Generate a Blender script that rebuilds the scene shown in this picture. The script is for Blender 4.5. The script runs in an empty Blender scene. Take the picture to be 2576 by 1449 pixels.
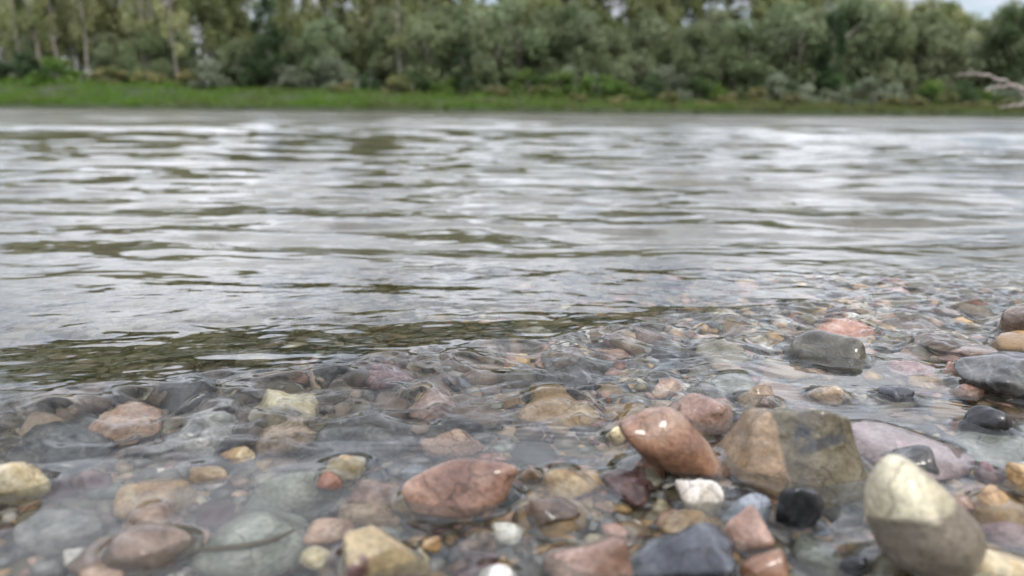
import bpy, bmesh, math, random
import numpy as np
from mathutils import Matrix, Vector, Euler

S = bpy.context.scene
COL = S.collection
R = math.radians

# ------------------------------------------------------------------ camera
CAM_H, PITCH, ROLL = 0.20, R(13.5), R(0.55)
PW, PH, PF = 2576.0, 1449.0, 2576.0 * 26.0 / 36.0        # photograph measured at this size
FWD = np.array([0, math.cos(PITCH), -math.sin(PITCH)])
_r0, _u0 = np.array([1.0, 0, 0]), np.array([0, math.sin(PITCH), math.cos(PITCH)])
RGT = math.cos(ROLL) * _r0 + math.sin(ROLL) * _u0
UPV = -math.sin(ROLL) * _r0 + math.cos(ROLL) * _u0
CAM = np.array([0, 0, CAM_H])
cd = bpy.data.cameras.new('camera'); cam = bpy.data.objects.new('camera', cd); COL.objects.link(cam)
cd.sensor_width = 36; cd.lens = 26; cd.clip_start = 0.01; cd.clip_end = 3000
m = Matrix.Identity(4)
for i in range(3):
    m[i][0], m[i][1], m[i][2], m[i][3] = RGT[i], UPV[i], -FWD[i], CAM[i]
cam.matrix_world = m
cd.dof.use_dof = True; cd.dof.focus_distance = 0.60; cd.dof.aperture_fstop = 5.0
S.camera = cam

# ------------------------------------------------------------------ sky and sun (bright broken overcast)
SUN_EL, SUN_AZ = R(52), R(150)         # azimuth clockwise from +Y: high, behind the viewer's right shoulder
w = bpy.data.worlds.new('World'); S.world = w; w.use_nodes = True
nt = w.node_tree; N = nt.nodes; L = nt.links
bg = N['Background']; bg.inputs['Strength'].default_value = 0.1
sky = N.new('ShaderNodeTexSky'); sky.sky_type = 'NISHITA'; sky.sun_disc = False
sky.sun_elevation = SUN_EL; sky.sun_rotation = SUN_AZ; sky.air_density = 1.0; sky.dust_density = 2.0
tc = N.new('ShaderNodeTexCoord'); sp = N.new('ShaderNodeSeparateXYZ'); L.new(tc.outputs['Generated'], sp.inputs[0])
def wmath(op, a, b=None, clamp=False):
    n = N.new('ShaderNodeMath'); n.operation = op; n.use_clamp = clamp
    for i, v in enumerate((a, b)):
        if v is None: continue
        if isinstance(v, (int, float)): n.inputs[i].default_value = v
        else: L.new(v, n.inputs[i])
    return n.outputs[0]
zc = wmath('MAXIMUM', sp.outputs['Z'], 0.0)
zz = wmath('ADD', zc, 0.16)
cx = wmath('DIVIDE', sp.outputs['X'], zz); cy = wmath('DIVIDE', sp.outputs['Y'], zz)
cb = N.new('ShaderNodeCombineXYZ'); L.new(cx, cb.inputs[0]); L.new(cy, cb.inputs[1])
nz = N.new('ShaderNodeTexNoise'); nz.inputs['Scale'].default_value = 1.7; nz.inputs['Detail'].default_value = 8
nz.inputs['Roughness'].default_value = 0.55; L.new(cb.outputs[0], nz.inputs['Vector'])
cover = N.new('ShaderNodeMapRange'); cover.inputs['From Min'].default_value = 0.36; cover.inputs['From Max'].default_value = 0.56
cover.inputs['To Min'].default_value = 0.30; L.new(nz.outputs['Fac'], cover.inputs['Value'])
nz2 = N.new('ShaderNodeTexNoise'); nz2.inputs['Scale'].default_value = 3.1; nz2.inputs['Detail'].default_value = 6; L.new(cb.outputs[0], nz2.inputs['Vector'])
shade = N.new('ShaderNodeMapRange'); shade.inputs['From Min'].default_value = 0.3; shade.inputs['From Max'].default_value = 0.7
shade.inputs['To Min'].default_value = 0.66; shade.inputs['To Max'].default_value = 1.2; L.new(nz2.outputs['Fac'], shade.inputs['Value'])
# overcast luminance law: rises from the horizon to the zenith
lr = N.new('ShaderNodeMapRange'); lr.interpolation_type = 'SMOOTHSTEP'; lr.inputs['From Min'].default_value = 0.11; lr.inputs['From Max'].default_value = 0.30
lr.inputs['To Min'].default_value = 4.2; lr.inputs['To Max'].default_value = 15.8; L.new(zc, lr.inputs['Value'])
lum = wmath('MULTIPLY', lr.outputs[0], shade.outputs[0])
ccol = N.new('ShaderNodeVectorMath'); ccol.operation = 'SCALE'; ccol.inputs[0].default_value = (0.935, 0.962, 1.085); L.new(lum, ccol.inputs['Scale'])
mx = N.new('ShaderNodeMix'); mx.data_type = 'RGBA'; L.new(cover.outputs[0], mx.inputs['Factor'])
L.new(sky.outputs[0], mx.inputs['A']); L.new(ccol.outputs[0], mx.inputs['B']); L.new(mx.outputs['Result'], bg.inputs['Color'])
sl = bpy.data.lights.new('sun', 'SUN'); sl.energy = 1.3; sl.angle = R(12); sl.color = (1.0, 0.95, 0.88)
so = bpy.data.objects.new('sun', sl); COL.objects.link(so)
sd = Vector((math.sin(SUN_AZ) * math.cos(SUN_EL), math.cos(SUN_AZ) * math.cos(SUN_EL), math.sin(SUN_EL)))
so.rotation_euler = sd.to_track_quat('Z', 'Y').to_euler()
V = S.view_settings; V.view_transform = 'Standard'; V.look = 'None'; V.exposure = 0.95; V.gamma = 1.0; V.use_curve_mapping = False
S.cycles.max_bounces = 10; S.cycles.transmission_bounces = 8; S.cycles.glossy_bounces = 4; S.cycles.diffuse_bounces = 3
S.cycles.use_denoising = True; S.cycles.sample_clamp_indirect = 6.0

# ------------------------------------------------------------------ helpers
def ray(u, v):
    d = FWD + (u - PW / 2) / PF * RGT + (PH / 2 - v) / PF * UPV
    return d / np.linalg.norm(d)
def at_z(u, v, z=0.0):
    d = ray(u, v); return CAM + d * ((z - CAM_H) / d[2])
def under(u, v, z):
    """point at height z < 0 seen through the calm water surface"""
    d = ray(u, v); p = at_z(u, v, 0.0)
    n = 1 / 1.33; c = -d[2]; k = math.sqrt(1 - n * n * (1 - c * c))
    t = n * d + np.array([0, 0, n * c - k])
    return p + t * (z / t[2])
def axial(p): return float(np.dot(np.asarray(p) - CAM, FWD))
def sm(a, b, x):
    t = np.clip((x - a) / (b - a), 0, 1); return t * t * (3 - 2 * t)
def mesh(name, verts, faces, mat=None, smooth=True, tint=None, attrs=None):
    me = bpy.data.meshes.new(name); verts = np.asarray(verts, np.float32); faces = np.asarray(faces, np.int32)
    nf, k = faces.shape
    me.vertices.add(len(verts)); me.vertices.foreach_set('co', verts.ravel())
    me.loops.add(nf * k); me.loops.foreach_set('vertex_index', faces.ravel())
    me.polygons.add(nf); me.polygons.foreach_set('loop_start', np.arange(nf, dtype=np.int32) * k)
    me.polygons.foreach_set('use_smooth', np.full(nf, smooth, bool))
    me.update(calc_edges=True)
    if tint is not None:
        a = me.color_attributes.new('tint', 'FLOAT_COLOR', 'POINT'); a.data.foreach_set('color', np.asarray(tint, np.float32).ravel())
    for an, av in (attrs or {}).items():
        a = me.attributes.new(an, 'FLOAT', 'POINT'); a.data.foreach_set('value', np.asarray(av, np.float32).ravel())
    if mat: me.materials.append(mat)
    return me
def obj(name, me, parent=None, label=None, cat=None, group=None, kind=None, loc=None, rot=None, scale=None):
    o = bpy.data.objects.new(name, me); COL.objects.link(o)
    if parent: o.parent = parent
    for k, v in (('label', label), ('category', cat), ('group', group), ('kind', kind)):
        if v: o[k] = v
    if loc is not None: o.location = loc
    if rot is not None: o.rotation_euler = rot
    if scale is not None: o.scale = scale
    return o
_perm = {}
def perlin(x, y, seed=0):
    if seed not in _perm:
        g = np.random.RandomState(seed); _perm[seed] = (g.permutation(512), g.rand(512) * 2 * np.pi)
    P, A = _perm[seed]
    xi = np.floor(x).astype(int); yi = np.floor(y).astype(int); xf = x - xi; yf = y - yi
    u = xf ** 3 * (xf * (xf * 6 - 15) + 10); v = yf ** 3 * (yf * (yf * 6 - 15) + 10)
    def g(ix, iy, dx, dy):
        a = A[P[(P[ix & 511] + iy) & 511]]; return np.cos(a) * dx + np.sin(a) * dy
    n0 = g(xi, yi, xf, yf) * (1 - u) + g(xi + 1, yi, xf - 1, yf) * u
    n1 = g(xi, yi + 1, xf, yf - 1) * (1 - u) + g(xi + 1, yi + 1, xf - 1, yf - 1) * u
    return (n0 * (1 - v) + n1 * v) * 1.5
_ico = {}
def ico(sub):
    if sub not in _ico:
        bm = bmesh.new(); bmesh.ops.create_icosphere(bm, subdivisions=sub, radius=1.0)
        bm.verts.ensure_lookup_table()
        _ico[sub] = (np.array([v.co for v in bm.verts]), np.array([[v.index for v in f.verts] for f in bm.faces]))
        bm.free()
    return _ico[sub]

# ------------------------------------------------------------------ materials
def nodes(name):
    mt = bpy.data.materials.new(name); mt.use_nodes = True
    return mt, mt.node_tree.nodes, mt.node_tree.links, mt.node_tree.nodes['Principled BSDF']
def ramp(N, stops):
    r = N.new('ShaderNodeValToRGB'); e = r.color_ramp.elements
    while len(e) < len(stops): e.new(0.5)
    for el, (p, c) in zip(e, stops): el.position = p; el.color = (*c, 1)
    return r
def stone_coords(N, L):
    tc = N.new('ShaderNodeTexCoord'); oi = N.new('ShaderNodeObjectInfo')
    mul = N.new('ShaderNodeMath'); mul.operation = 'MULTIPLY'; mul.inputs[1].default_value = 7.0; L.new(oi.outputs['Random'], mul.inputs[0])
    ad = N.new('ShaderNodeVectorMath'); ad.operation = 'ADD'; L.new(tc.outputs['Object'], ad.inputs[0]); L.new(mul.outputs[0], ad.inputs[1])
    return tc, oi, ad.outputs[0]
def noise(N, L, vec, scale, detail=4, rough=0.55, dist=0.0):
    n = N.new('ShaderNodeTexNoise'); n.inputs['Scale'].default_value = scale; n.inputs['Detail'].default_value = detail
    n.inputs['Roughness'].default_value = rough; n.inputs['Distortion'].default_value = dist; L.new(vec, n.inputs['Vector'])
    return n.outputs['Fac']
def mixc(N, L, fac, a, b, mode='MIX'):
    n = N.new('ShaderNodeMix'); n.data_type = 'RGBA'; n.blend_type = mode
    for k, v in (('Factor', fac), ('A', a), ('B', b)):
        s = n.inputs[k]
        if isinstance(v, (int, float)): s.default_value = v
        elif isinstance(v, tuple): s.default_value = (*v, 1)
        else: L.new(v, s)
    return n.outputs['Result']
def finish_stone(N, L, bs, vec, oi, col, rough=(0.12, 0.34), bump=0.6):
    # stains, cracks, speckle, stone-to-stone value shift, wet film, pitted relief
    st = ramp(N, [(0.44, (0, 0, 0)), (0.62, (0.62, 0.62, 0.62))]); L.new(noise(N, L, vec, 17, 7, 0.68, 1.2), st.inputs[0])
    dk = mixc(N, L, 1.0, col, (0.42, 0.36, 0.30), 'MULTIPLY'); col = mixc(N, L, st.outputs[0], col, dk)
    wp = N.new('ShaderNodeTexNoise'); wp.inputs['Scale'].default_value = 38; wp.inputs['Detail'].default_value = 3; L.new(vec, wp.inputs['Vector'])
    av = N.new('ShaderNodeVectorMath'); av.operation = 'MULTIPLY_ADD'; av.inputs[1].default_value = (0.03, 0.03, 0.03); L.new(wp.outputs['Color'], av.inputs[0]); L.new(vec, av.inputs[2])
    vo = N.new('ShaderNodeTexVoronoi'); vo.feature = 'DISTANCE_TO_EDGE'; vo.inputs['Scale'].default_value = 42; L.new(av.outputs[0], vo.inputs['Vector'])
    ck = ramp(N, [(0.0, (0.42, 0.39, 0.36)), (0.03, (1, 1, 1))]); L.new(vo.outputs['Distance'], ck.inputs[0])
    gate = ramp(N, [(0.44, (0, 0, 0)), (0.56, (1, 1, 1))]); L.new(noise(N, L, vec, 24, 3), gate.inputs[0])
    col = mixc(N, L, gate.outputs[0], col, mixc(N, L, 1.0, col, ck.outputs[0], 'MULTIPLY'))
    spk = ramp(N, [(0.30, (0.6, 0.6, 0.6)), (0.5, (1, 1, 1)), (0.70, (1.35, 1.32, 1.26))]); L.new(noise(N, L, vec, 330, 5, 0.7), spk.inputs[0])
    col = mixc(N, L, 1.0, col, spk.outputs[0], 'MULTIPLY')
    hv = N.new('ShaderNodeHueSaturation')
    mr = N.new('ShaderNodeMapRange'); mr.inputs['To Min'].default_value = 0.54; mr.inputs['To Max'].default_value = 0.90
    L.new(oi.outputs['Random'], mr.inputs['Value']); L.new(mr.outputs[0], hv.inputs['Value']); hv.inputs['Saturation'].default_value = 0.95; L.new(col, hv.inputs['Color'])
    L.new(hv.outputs[0], bs.inputs['Base Color'])
    rr = N.new('ShaderNodeMapRange'); rr.inputs['From Min'].default_value = 0.35; rr.inputs['From Max'].default_value = 0.65
    rr.inputs['To Min'].default_value = rough[0]; rr.inputs['To Max'].default_value = rough[1]
    L.new(noise(N, L, vec, 60, 5), rr.inputs['Value']); L.new(rr.outputs[0], bs.inputs['Roughness'])
    bs.inputs['Specular IOR Level'].default_value = 0.28; bs.inputs['Coat Weight'].default_value = 0.55; bs.inputs['Coat Roughness'].default_value = 0.07; bs.inputs['Coat IOR'].default_value = 1.33
    b0 = N.new('ShaderNodeBump'); b0.inputs['Strength'].default_value = 0.6; b0.inputs['Distance'].default_value = 0.004
    L.new(noise(N, L, vec, 48, 5, 0.6, 0.4), b0.inputs['Height'])
    b1 = N.new('ShaderNodeBump'); b1.inputs['Strength'].default_value = bump; b1.inputs['Distance'].default_value = 0.0014
    L.new(noise(N, L, vec, 190, 6, 0.7), b1.inputs['Height']); L.new(b0.outputs[0], b1.inputs['Normal']); L.new(b1.outputs[0], bs.inputs['Normal'])
def stone_mat(name, c1, c2, c3, scale=45, vein=None, rough=(0.12, 0.34), bump=0.6, dist=0.9):
    mt, N, L, bs = nodes(name); tc, oi, vec = stone_coords(N, L)
    r = ramp(N, [(0.36, c1), (0.5, c2), (0.64, c3)]); L.new(noise(N, L, vec, scale, 6, 0.6, dist), r.inputs[0])
    col = r.outputs[0]
    if vein:
        wv = N.new('ShaderNodeTexWave'); wv.inputs['Scale'].default_value = 14; wv.inputs['Distortion'].default_value = 9
        wv.inputs['Detail'].default_value = 3; wv.inputs['Detail Scale'].default_value = 2.0; L.new(vec, wv.inputs['Vector'])
        vr = ramp(N, [(0.86, (0, 0, 0)), (0.97, (1, 1, 1))]); L.new(wv.outputs['Fac'], vr.inputs[0])
        fm = N.new('ShaderNodeMath'); fm.operation = 'MULTIPLY'; fm.inputs[1].default_value = 0.22; L.new(vr.outputs[0], fm.inputs[0])
        col = mixc(N, L, fm.outputs[0], col, vein)
    finish_stone(N, L, bs, vec, oi, col, rough, bump)
    return mt
PAL = {
 'red-brown': stone_mat('red_brown_stone', (0.15, 0.08, 0.055), (0.28, 0.165, 0.115), (0.40, 0.27, 0.20), 28),
 'orange-brown': stone_mat('orange_brown_stone', (0.19, 0.09, 0.045), (0.32, 0.17, 0.10), (0.43, 0.28, 0.19), 28),
 'pinkish brown': stone_mat('pink_brown_stone', (0.22, 0.125, 0.09), (0.36, 0.23, 0.17), (0.48, 0.34, 0.265), 32),
 'lilac pink': stone_mat('lilac_pink_stone', (0.40, 0.26, 0.26), (0.47, 0.33, 0.33), (0.55, 0.42, 0.41), 20),
 'olive grey': stone_mat('olive_grey_stone', (0.11, 0.10, 0.07), (0.20, 0.18, 0.125), (0.32, 0.28, 0.20), 40, (0.10, 0.11, 0.12)),
 'dark grey': stone_mat('dark_grey_stone', (0.035, 0.036, 0.034), (0.07, 0.07, 0.066), (0.125, 0.12, 0.108), 38, (0.3, 0.3, 0.28)),
 'slate blue': stone_mat('slate_blue_stone', (0.02, 0.024, 0.03), (0.04, 0.046, 0.056), (0.08, 0.088, 0.10), 32, (0.22, 0.24, 0.26)),
 'dark olive': stone_mat('dark_olive_stone', (0.045, 0.043, 0.03), (0.085, 0.08, 0.056), (0.14, 0.125, 0.088), 36),
 'black': stone_mat('black_stone', (0.010, 0.011, 0.013), (0.018, 0.02, 0.022), (0.05, 0.05, 0.055), 40, None, (0.12, 0.3), 0.25),
 'cream': stone_mat('cream_stone', (0.48, 0.36, 0.17), (0.62, 0.53, 0.32), (0.72, 0.66, 0.48), 40),
 'white': stone_mat('white_stone', (0.58, 0.53, 0.44), (0.74, 0.71, 0.64), (0.82, 0.80, 0.76), 40),
 'ochre': stone_mat('ochre_stone', (0.28, 0.15, 0.05), (0.46, 0.29, 0.12), (0.58, 0.44, 0.25), 38),
 'tan': stone_mat('tan_stone', (0.25, 0.17, 0.10), (0.42, 0.30, 0.19), (0.54, 0.43, 0.32), 38),
 'peach': stone_mat('peach_stone', (0.42, 0.25, 0.17), (0.55, 0.36, 0.25), (0.62, 0.46, 0.35), 30),
 'maroon': stone_mat('maroon_stone', (0.075, 0.035, 0.04), (0.14, 0.065, 0.065), (0.26, 0.16, 0.15), 45, (0.35, 0.28, 0.27)),
 'green-grey': stone_mat('green_grey_stone', (0.17, 0.18, 0.145), (0.26, 0.275, 0.23), (0.36, 0.37, 0.31), 26),
 'grey': stone_mat('grey_stone', (0.15, 0.15, 0.145), (0.24, 0.235, 0.22), (0.36, 0.35, 0.33), 50, (0.5, 0.48, 0.45)),
 'brown': stone_mat('brown_stone', (0.12, 0.08, 0.05), (0.22, 0.15, 0.105), (0.33, 0.25, 0.19), 42),
 'blue-grey': stone_mat('blue_grey_stone', (0.15, 0.175, 0.20), (0.23, 0.26, 0.295), (0.33, 0.355, 0.385), 35),
 'coral': stone_mat('coral_stone', (0.46, 0.17, 0.09), (0.56, 0.26, 0.17), (0.62, 0.38, 0.30), 35),
}
def two_tone(name, ca, cb_, axis, level, wob, feather=0.05, scale=40, cc=None):
    """stone whose one end is another rock colour; the border is a ragged line across the object's own axis"""
    mt, N, L, bs = nodes(name); tc, oi, vec = stone_coords(N, L)
    d = N.new('ShaderNodeVectorMath'); d.operation = 'DOT_PRODUCT'; d.inputs[1].default_value = axis; L.new(tc.outputs['Object'], d.inputs[0])
    ns = N.new('ShaderNodeMath'); ns.operation = 'MULTIPLY_ADD'; ns.inputs[1].default_value = wob; L.new(noise(N, L, vec, 45, 5, 0.6, 0.8), ns.inputs[0]); L.new(d.outputs['Value'], ns.inputs[2])
    mr = N.new('ShaderNodeMapRange'); mr.inputs['From Min'].default_value = level - feather * 0.02; mr.inputs['From Max'].default_value = level + feather * 0.02
    L.new(ns.outputs[0], mr.inputs['Value'])
    ra = ramp(N, [(0.3, tuple(0.72 * c for c in ca)), (0.5, ca), (0.7, tuple(min(1, 1.2 * c) for c in ca))]); L.new(noise(N, L, vec, scale, 6, 0.6, 0.5), ra.inputs[0])
    rb = ramp(N, [(0.3, tuple(0.7 * c for c in cb_)), (0.5, cb_), (0.7, tuple(min(1, 1.25 * c) for c in cb_))]); L.new(noise(N, L, vec, scale * 0.8, 6, 0.6, 0.5), rb.inputs[0])
    col = mixc(N, L, mr.outputs[0], rb.outputs[0], ra.outputs[0])
    if cc:
        v2 = ramp(N, [(0.60, (0, 0, 0)), (0.66, (1, 1, 1))]); L.new(noise(N, L, vec, 26, 3, 0.5, 1.0), v2.inputs[0])
        col = mixc(N, L, v2.outputs[0], col, cc)
    finish_stone(N, L, bs, vec, oi, col, (0.15, 0.36), 0.5)
    return mt
PAL['cream over taupe'] = two_tone('cream_and_taupe_stone', (0.74, 0.69, 0.48), (0.25, 0.22, 0.17), (-1.0, -0.05, 0.35), 0.014, 0.014)
PAL['yellow and maroon'] = two_tone('yellow_and_maroon_stone', (0.42, 0.33, 0.18), (0.16, 0.085, 0.085), (-0.45, 0.9, 0.2), 0.006, 0.022)
PAL['tan and olive'] = two_tone('tan_and_olive_stone', (0.165, 0.145, 0.095), (0.38, 0.27, 0.16), (0.85, 0.0, 0.45), -0.004, 0.020, cc=(0.085, 0.09, 0.09))

def tint_mat(name, rough=0.5, spec=0.4, trans=0.0, bump=False, var=0.2):
    mt, N, L, bs = nodes(name)
    at = N.new('ShaderNodeAttribute'); at.attribute_name = 'tint'
    oi = N.new('ShaderNodeObjectInfo'); hv = N.new('ShaderNodeHueSaturation')
    mr = N.new('ShaderNodeMapRange'); mr.inputs['To Min'].default_value = 1 - var; mr.inputs['To Max'].default_value = 1 + var
    L.new(oi.outputs['Random'], mr.inputs['Value']); L.new(mr.outputs[0], hv.inputs['Value'])
    mh = N.new('ShaderNodeMapRange'); mh.inputs['To Min'].default_value = 0.5 - var * 0.06; mh.inputs['To Max'].default_value = 0.5 + var * 0.06
    fr = N.new('ShaderNodeMath'); fr.operation = 'FRACT'; mu = N.new('ShaderNodeMath'); mu.operation = 'MULTIPLY'; mu.inputs[1].default_value = 17.3
    L.new(oi.outputs['Random'], mu.inputs[0]); L.new(mu.outputs[0], fr.inputs[0]); L.new(fr.outputs[0], mh.inputs['Value']); L.new(mh.outputs[0], hv.inputs['Hue'])
    col = at.outputs['Color']
    if bump:
        tc = N.new('ShaderNodeTexCoord')
        sp_ = ramp(N, [(0.3, (0.65, 0.65, 0.65)), (0.7, (1.25, 1.22, 1.2))]); L.new(noise(N, L, tc.outputs['Object'], 200, 5, 0.6), sp_.inputs[0])
        col = mixc(N, L, 1.0, col, sp_.outputs[0], 'MULTIPLY')
    L.new(col, hv.inputs['Color']); L.new(hv.outputs[0], bs.inputs['Base Color'])
    bs.inputs['Roughness'].default_value = rough; bs.inputs['Specular IOR Level'].default_value = spec
    if trans:
        tr = N.new('ShaderNodeBsdfTranslucent'); L.new(hv.outputs[0], tr.inputs['Color'])
        ms = N.new('ShaderNodeMixShader'); ms.inputs[0].default_value = trans
        out = N['Material Output']; L.new(bs.outputs[0], ms.inputs[1]); L.new(tr.outputs[0], ms.inputs[2]); L.new(ms.outputs[0], out.inputs['Surface'])
    return mt
M_GRAVEL = tint_mat('wet_gravel', 0.4, 0.4, bump=True, var=0.0)
M_LEAF = tint_mat('leaf', 0.55, 0.3, 0.4, var=0.22)
M_GRASS = tint_mat('grass_blade', 0.5, 0.3, 0.3, var=0.0)

def ground_mat(name, stops, scale, rough=0.8, bump=0.4, bscale=60, bdist=0.004, detail=8):
    mt, N, L, bs = nodes(name); tc = N.new('ShaderNodeTexCoord')
    r = ramp(N, stops); L.new(noise(N, L, tc.outputs['Object'], scale, detail, 0.65), r.inputs[0]); L.new(r.outputs[0], bs.inputs['Base Color'])
    bs.inputs['Roughness'].default_value = rough
    b = N.new('ShaderNodeBump'); b.inputs['Strength'].default_value = bump; b.inputs['Distance'].default_value = bdist
    L.new(noise(N, L, tc.outputs['Object'], bscale, 6), b.inputs['Height']); L.new(b.outputs[0], bs.inputs['Normal'])
    return mt
M_BED = ground_mat('silty_gravel_bed', [(0.3, (0.065, 0.052, 0.028)), (0.5, (0.105, 0.086, 0.048)), (0.7, (0.155, 0.13, 0.08))], 9, 0.7, 0.6, 150, 0.004)
M_BANK = ground_mat('grassy_soil', [(0.3, (0.018, 0.024, 0.008)), (0.55, (0.03, 0.042, 0.013)), (0.75, (0.05, 0.05, 0.024))], 0.8, 0.9, 0.5, 4, 0.1)
M_BARK = ground_mat('bark', [(0.3, (0.10, 0.09, 0.07)), (0.5, (0.19, 0.17, 0.135)), (0.7, (0.31, 0.285, 0.24))], 2.5, 0.85, 0.6, 9, 0.05)
M_DEAD = ground_mat('weathered_dead_wood', [(0.3, (0.12, 0.10, 0.08)), (0.5, (0.21, 0.185, 0.155)), (0.72, (0.32, 0.29, 0.26))], 14, 0.75, 0.6, 60, 0.01)

# water: clear refracting surface; waves too small for the mesh far out live in its roughness
mw, N, L, bs = nodes('river_water'); N.remove(bs)
gl = N.new('ShaderNodeBsdfGlass'); gl.inputs['IOR'].default_value = 1.333; gl.inputs['Color'].default_value = (0.96, 0.975, 0.95, 1)
ra = N.new('ShaderNodeAttribute'); ra.attribute_name = 'ripple'; L.new(ra.outputs['Fac'], gl.inputs['Roughness'])
L.new(gl.outputs[0], N['Material Output'].inputs['Surface'])

# ------------------------------------------------------------------ the shore: riverbed and far bank
SN = np.array([-0.8, 0.6]); SA = np.array([0.25, 0.20])       # shoreline runs away to the right, water on its left
def shore(x, y): return (x - SA[0]) * SN[0] + (y - SA[1]) * SN[1]
def bed_z(x, y):
    s = shore(x, y)
    z = np.where(s > 0, -0.085 * s / (1 + 0.06 * np.maximum(s, 0)), np.minimum(-0.10 * s + 0.65 * np.maximum(0, -s - 1.0), 7.0))  # land side: unseen steep bank behind the viewer, added to block low sky light
    near = np.exp(-np.hypot(x, y) / 3)
    z = z - 0.006 + 0.012 * perlin(x * 5.5, y * 5.5, 3) * (0.3 + near) + 0.004 * perlin(x * 17, y * 17, 4) * near
    return np.maximum(z, -1.1)
def edge_y(x): return 62 + 1.6 * perlin(x * 0.06 + 3, x * 0 + 0.5, 11) + 0.5 * perlin(x * 0.3, x * 0 + 2.5, 12) + 0.0008 * x * x + 0.35 * perlin(x * 0.9, x * 0 + 4.5, 16)
def bank_z(x, y):
    d = y - edge_y(x)
    top = 1.45 - 0.018 * x + 0.35 * perlin(x * 0.12, x * 0 + 7.5, 14)
    z = 0.45 * sm(-0.1, 0.35, d) + (np.clip(top, 0.5, 2.5) - 0.45) * sm(0.6, 8, d) + 0.14 * perlin(x * 0.35, y * 0.35, 13) * sm(0, 2, d)
    return np.where(d < -0.1, np.maximum(0.5 * (d + 0.1), -1.3), z)

def polar(r, th, cx=0.0, cy=-0.35):
    RR, TT = np.meshgrid(r, th, indexing='ij'); return cx + RR * np.sin(TT), cy + RR * np.cos(TT)
def gridfaces(nr, nt):
    i = np.arange(nr * nt).reshape(nr, nt)
    return np.stack([i[:-1, :-1], i[:-1, 1:], i[1:, 1:], i[1:, :-1]], -1).reshape(-1, 4)
r = np.concatenate([[0.02], np.arange(0.1, 2.2, 0.012), 2.2 * np.power(70 / 2.2, np.linspace(0, 1, 70))[1:]])
th = np.linspace(-R(180), R(180), 400)
X, Y = polar(r, th)
Z = bed_z(X, Y)
obj('riverbed', mesh('riverbed', np.stack([X, Y, Z], -1).reshape(-1, 3), gridfaces(len(r), len(th)), M_BED), kind='structure')
xs = np.linspace(-170, 170, 341); ys = np.concatenate([np.linspace(-4, 16, 81), np.linspace(17, 60, 30), np.array([80, 120, 200, 400, 900])])
X, D = np.meshgrid(xs, ys, indexing='ij'); X = np.where(D > 60, X * (1 + (D - 60) / 120), X); Y = edge_y(np.clip(X, -170, 170)) + D
Z = bank_z(np.clip(X, -170, 170), Y)
obj('far_bank', mesh('far_bank', np.stack([X, Y, Z], -1).reshape(-1, 3), gridfaces(len(xs), len(ys))[:, ::-1], M_BANK), kind='structure')

# ------------------------------------------------------------------ stones
STONES = []       # every stone: object, world vertices, footprint
def stone_shape(sub, seed, dims, n=16, p=9, lump=0.05, planes=None):
    U, F = ico(sub); g = np.random.RandomState(seed)
    if planes is None:
        k = np.arange(n) + 0.5; ph = np.arccos(1 - 2 * k / n); t = np.pi * (1 + 5 ** 0.5) * k + g.rand() * 6
        nn = np.stack([np.cos(t) * np.sin(ph), np.sin(t) * np.sin(ph), np.cos(ph)], -1) + g.randn(n, 3) * 0.28
        dd = 0.72 + 0.28 * g.rand(n)
    else:
        nn = np.array([q[:3] for q in planes], float); dd = np.array([q[3] for q in planes], float)
    nn /= np.linalg.norm(nn, axis=1, keepdims=True)
    r = (np.power(np.clip(U @ nn.T, 0, None) / dd, p).sum(1) + 1e-9) ** (-1 / p)
    V_ = U * r[:, None]
    for f, a in ((2.1, 1.0), (4.3, 0.5), (9.0, 0.22)):
        w_ = g.randn(5, 3) * f; b = g.rand(5) * 6.28
        V_ = V_ * (1 + lump * a * 0.45 * np.sin(U @ w_.T + b).sum(1)[:, None] / 2)
    V_ -= (V_.max(0) + V_.min(0)) / 2
    V_ /= np.abs(V_).max(0)
    return V_ * np.array(dims), F
def add_stone(name, V_, F, colour, loc, rot, label, cat, group, sub_mesh=None, ref=None, rad=None, parent=None):
    me = sub_mesh or mesh(name, V_, F, PAL[colour])
    o = obj(name, me, parent, label, cat, group, None, loc, rot)
    Rm = np.array(Euler(rot).to_matrix())
    W = V_ @ Rm.T + np.array(loc)
    STONES.append(dict(o=o, W=W, loc=np.array(loc), rad=rad or float(np.ptp(W[:, :2], axis=0).mean() / 2), ref=ref, top=W[:, 2].max(), sub=F))
    return o
# heroes: bounding box of what shows in the photograph (2576 px wide), E = breaks the surface, S = under water (depth of top in mm)
H = []
def E(x0, y0, x1, y1, colour, label, ref, **k): H.append(('E', x0, y0, x1, y1, colour, label, ref, k))
def U_(x0, y0, x1, y1, colour, label, ref, d=4, **k): H.append(('S', x0, y0, x1, y1, colour, label, ref, dict(k, d=d)))
BLOCK = [(.45, -.75, .62, .55), (-.5, -.75, .45, .58), (-1, -.2, .25, .8), (-.22, .15, 1, .58), (.9, .1, .5, .72), (0, 1, .3, .8), (0, 0, -1, .8)]
E(1578, 1005, 1818, 1205, 'orange-brown', 'orange-brown disc-like stone tilted on its edge beside the big blocky stone', 'the tilted orange-brown stone', tilt=42, depth=0.66, n=20, p=6, long=1.10, thick=0.46, seed=11)
E(1675, 992, 1835, 1080, 'pinkish brown', 'pinkish brown rounded stone rising just behind the tilted orange-brown stone', 'the pinkish brown stone', seed=5, n=14)
E(1808, 1020, 2240, 1245, 'tan and olive', 'largest blocky stone, olive grey with a tan front face', 'the largest blocky stone', planes=BLOCK, p=15, tilt=11, depth=0.66, seed=3, lump=0.12, yaw=8)
E(1835, 1028, 1985, 1095, 'olive grey', 'olive grey stone half hidden behind the largest blocky stone', 'the half hidden olive stone', seed=8)
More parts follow.
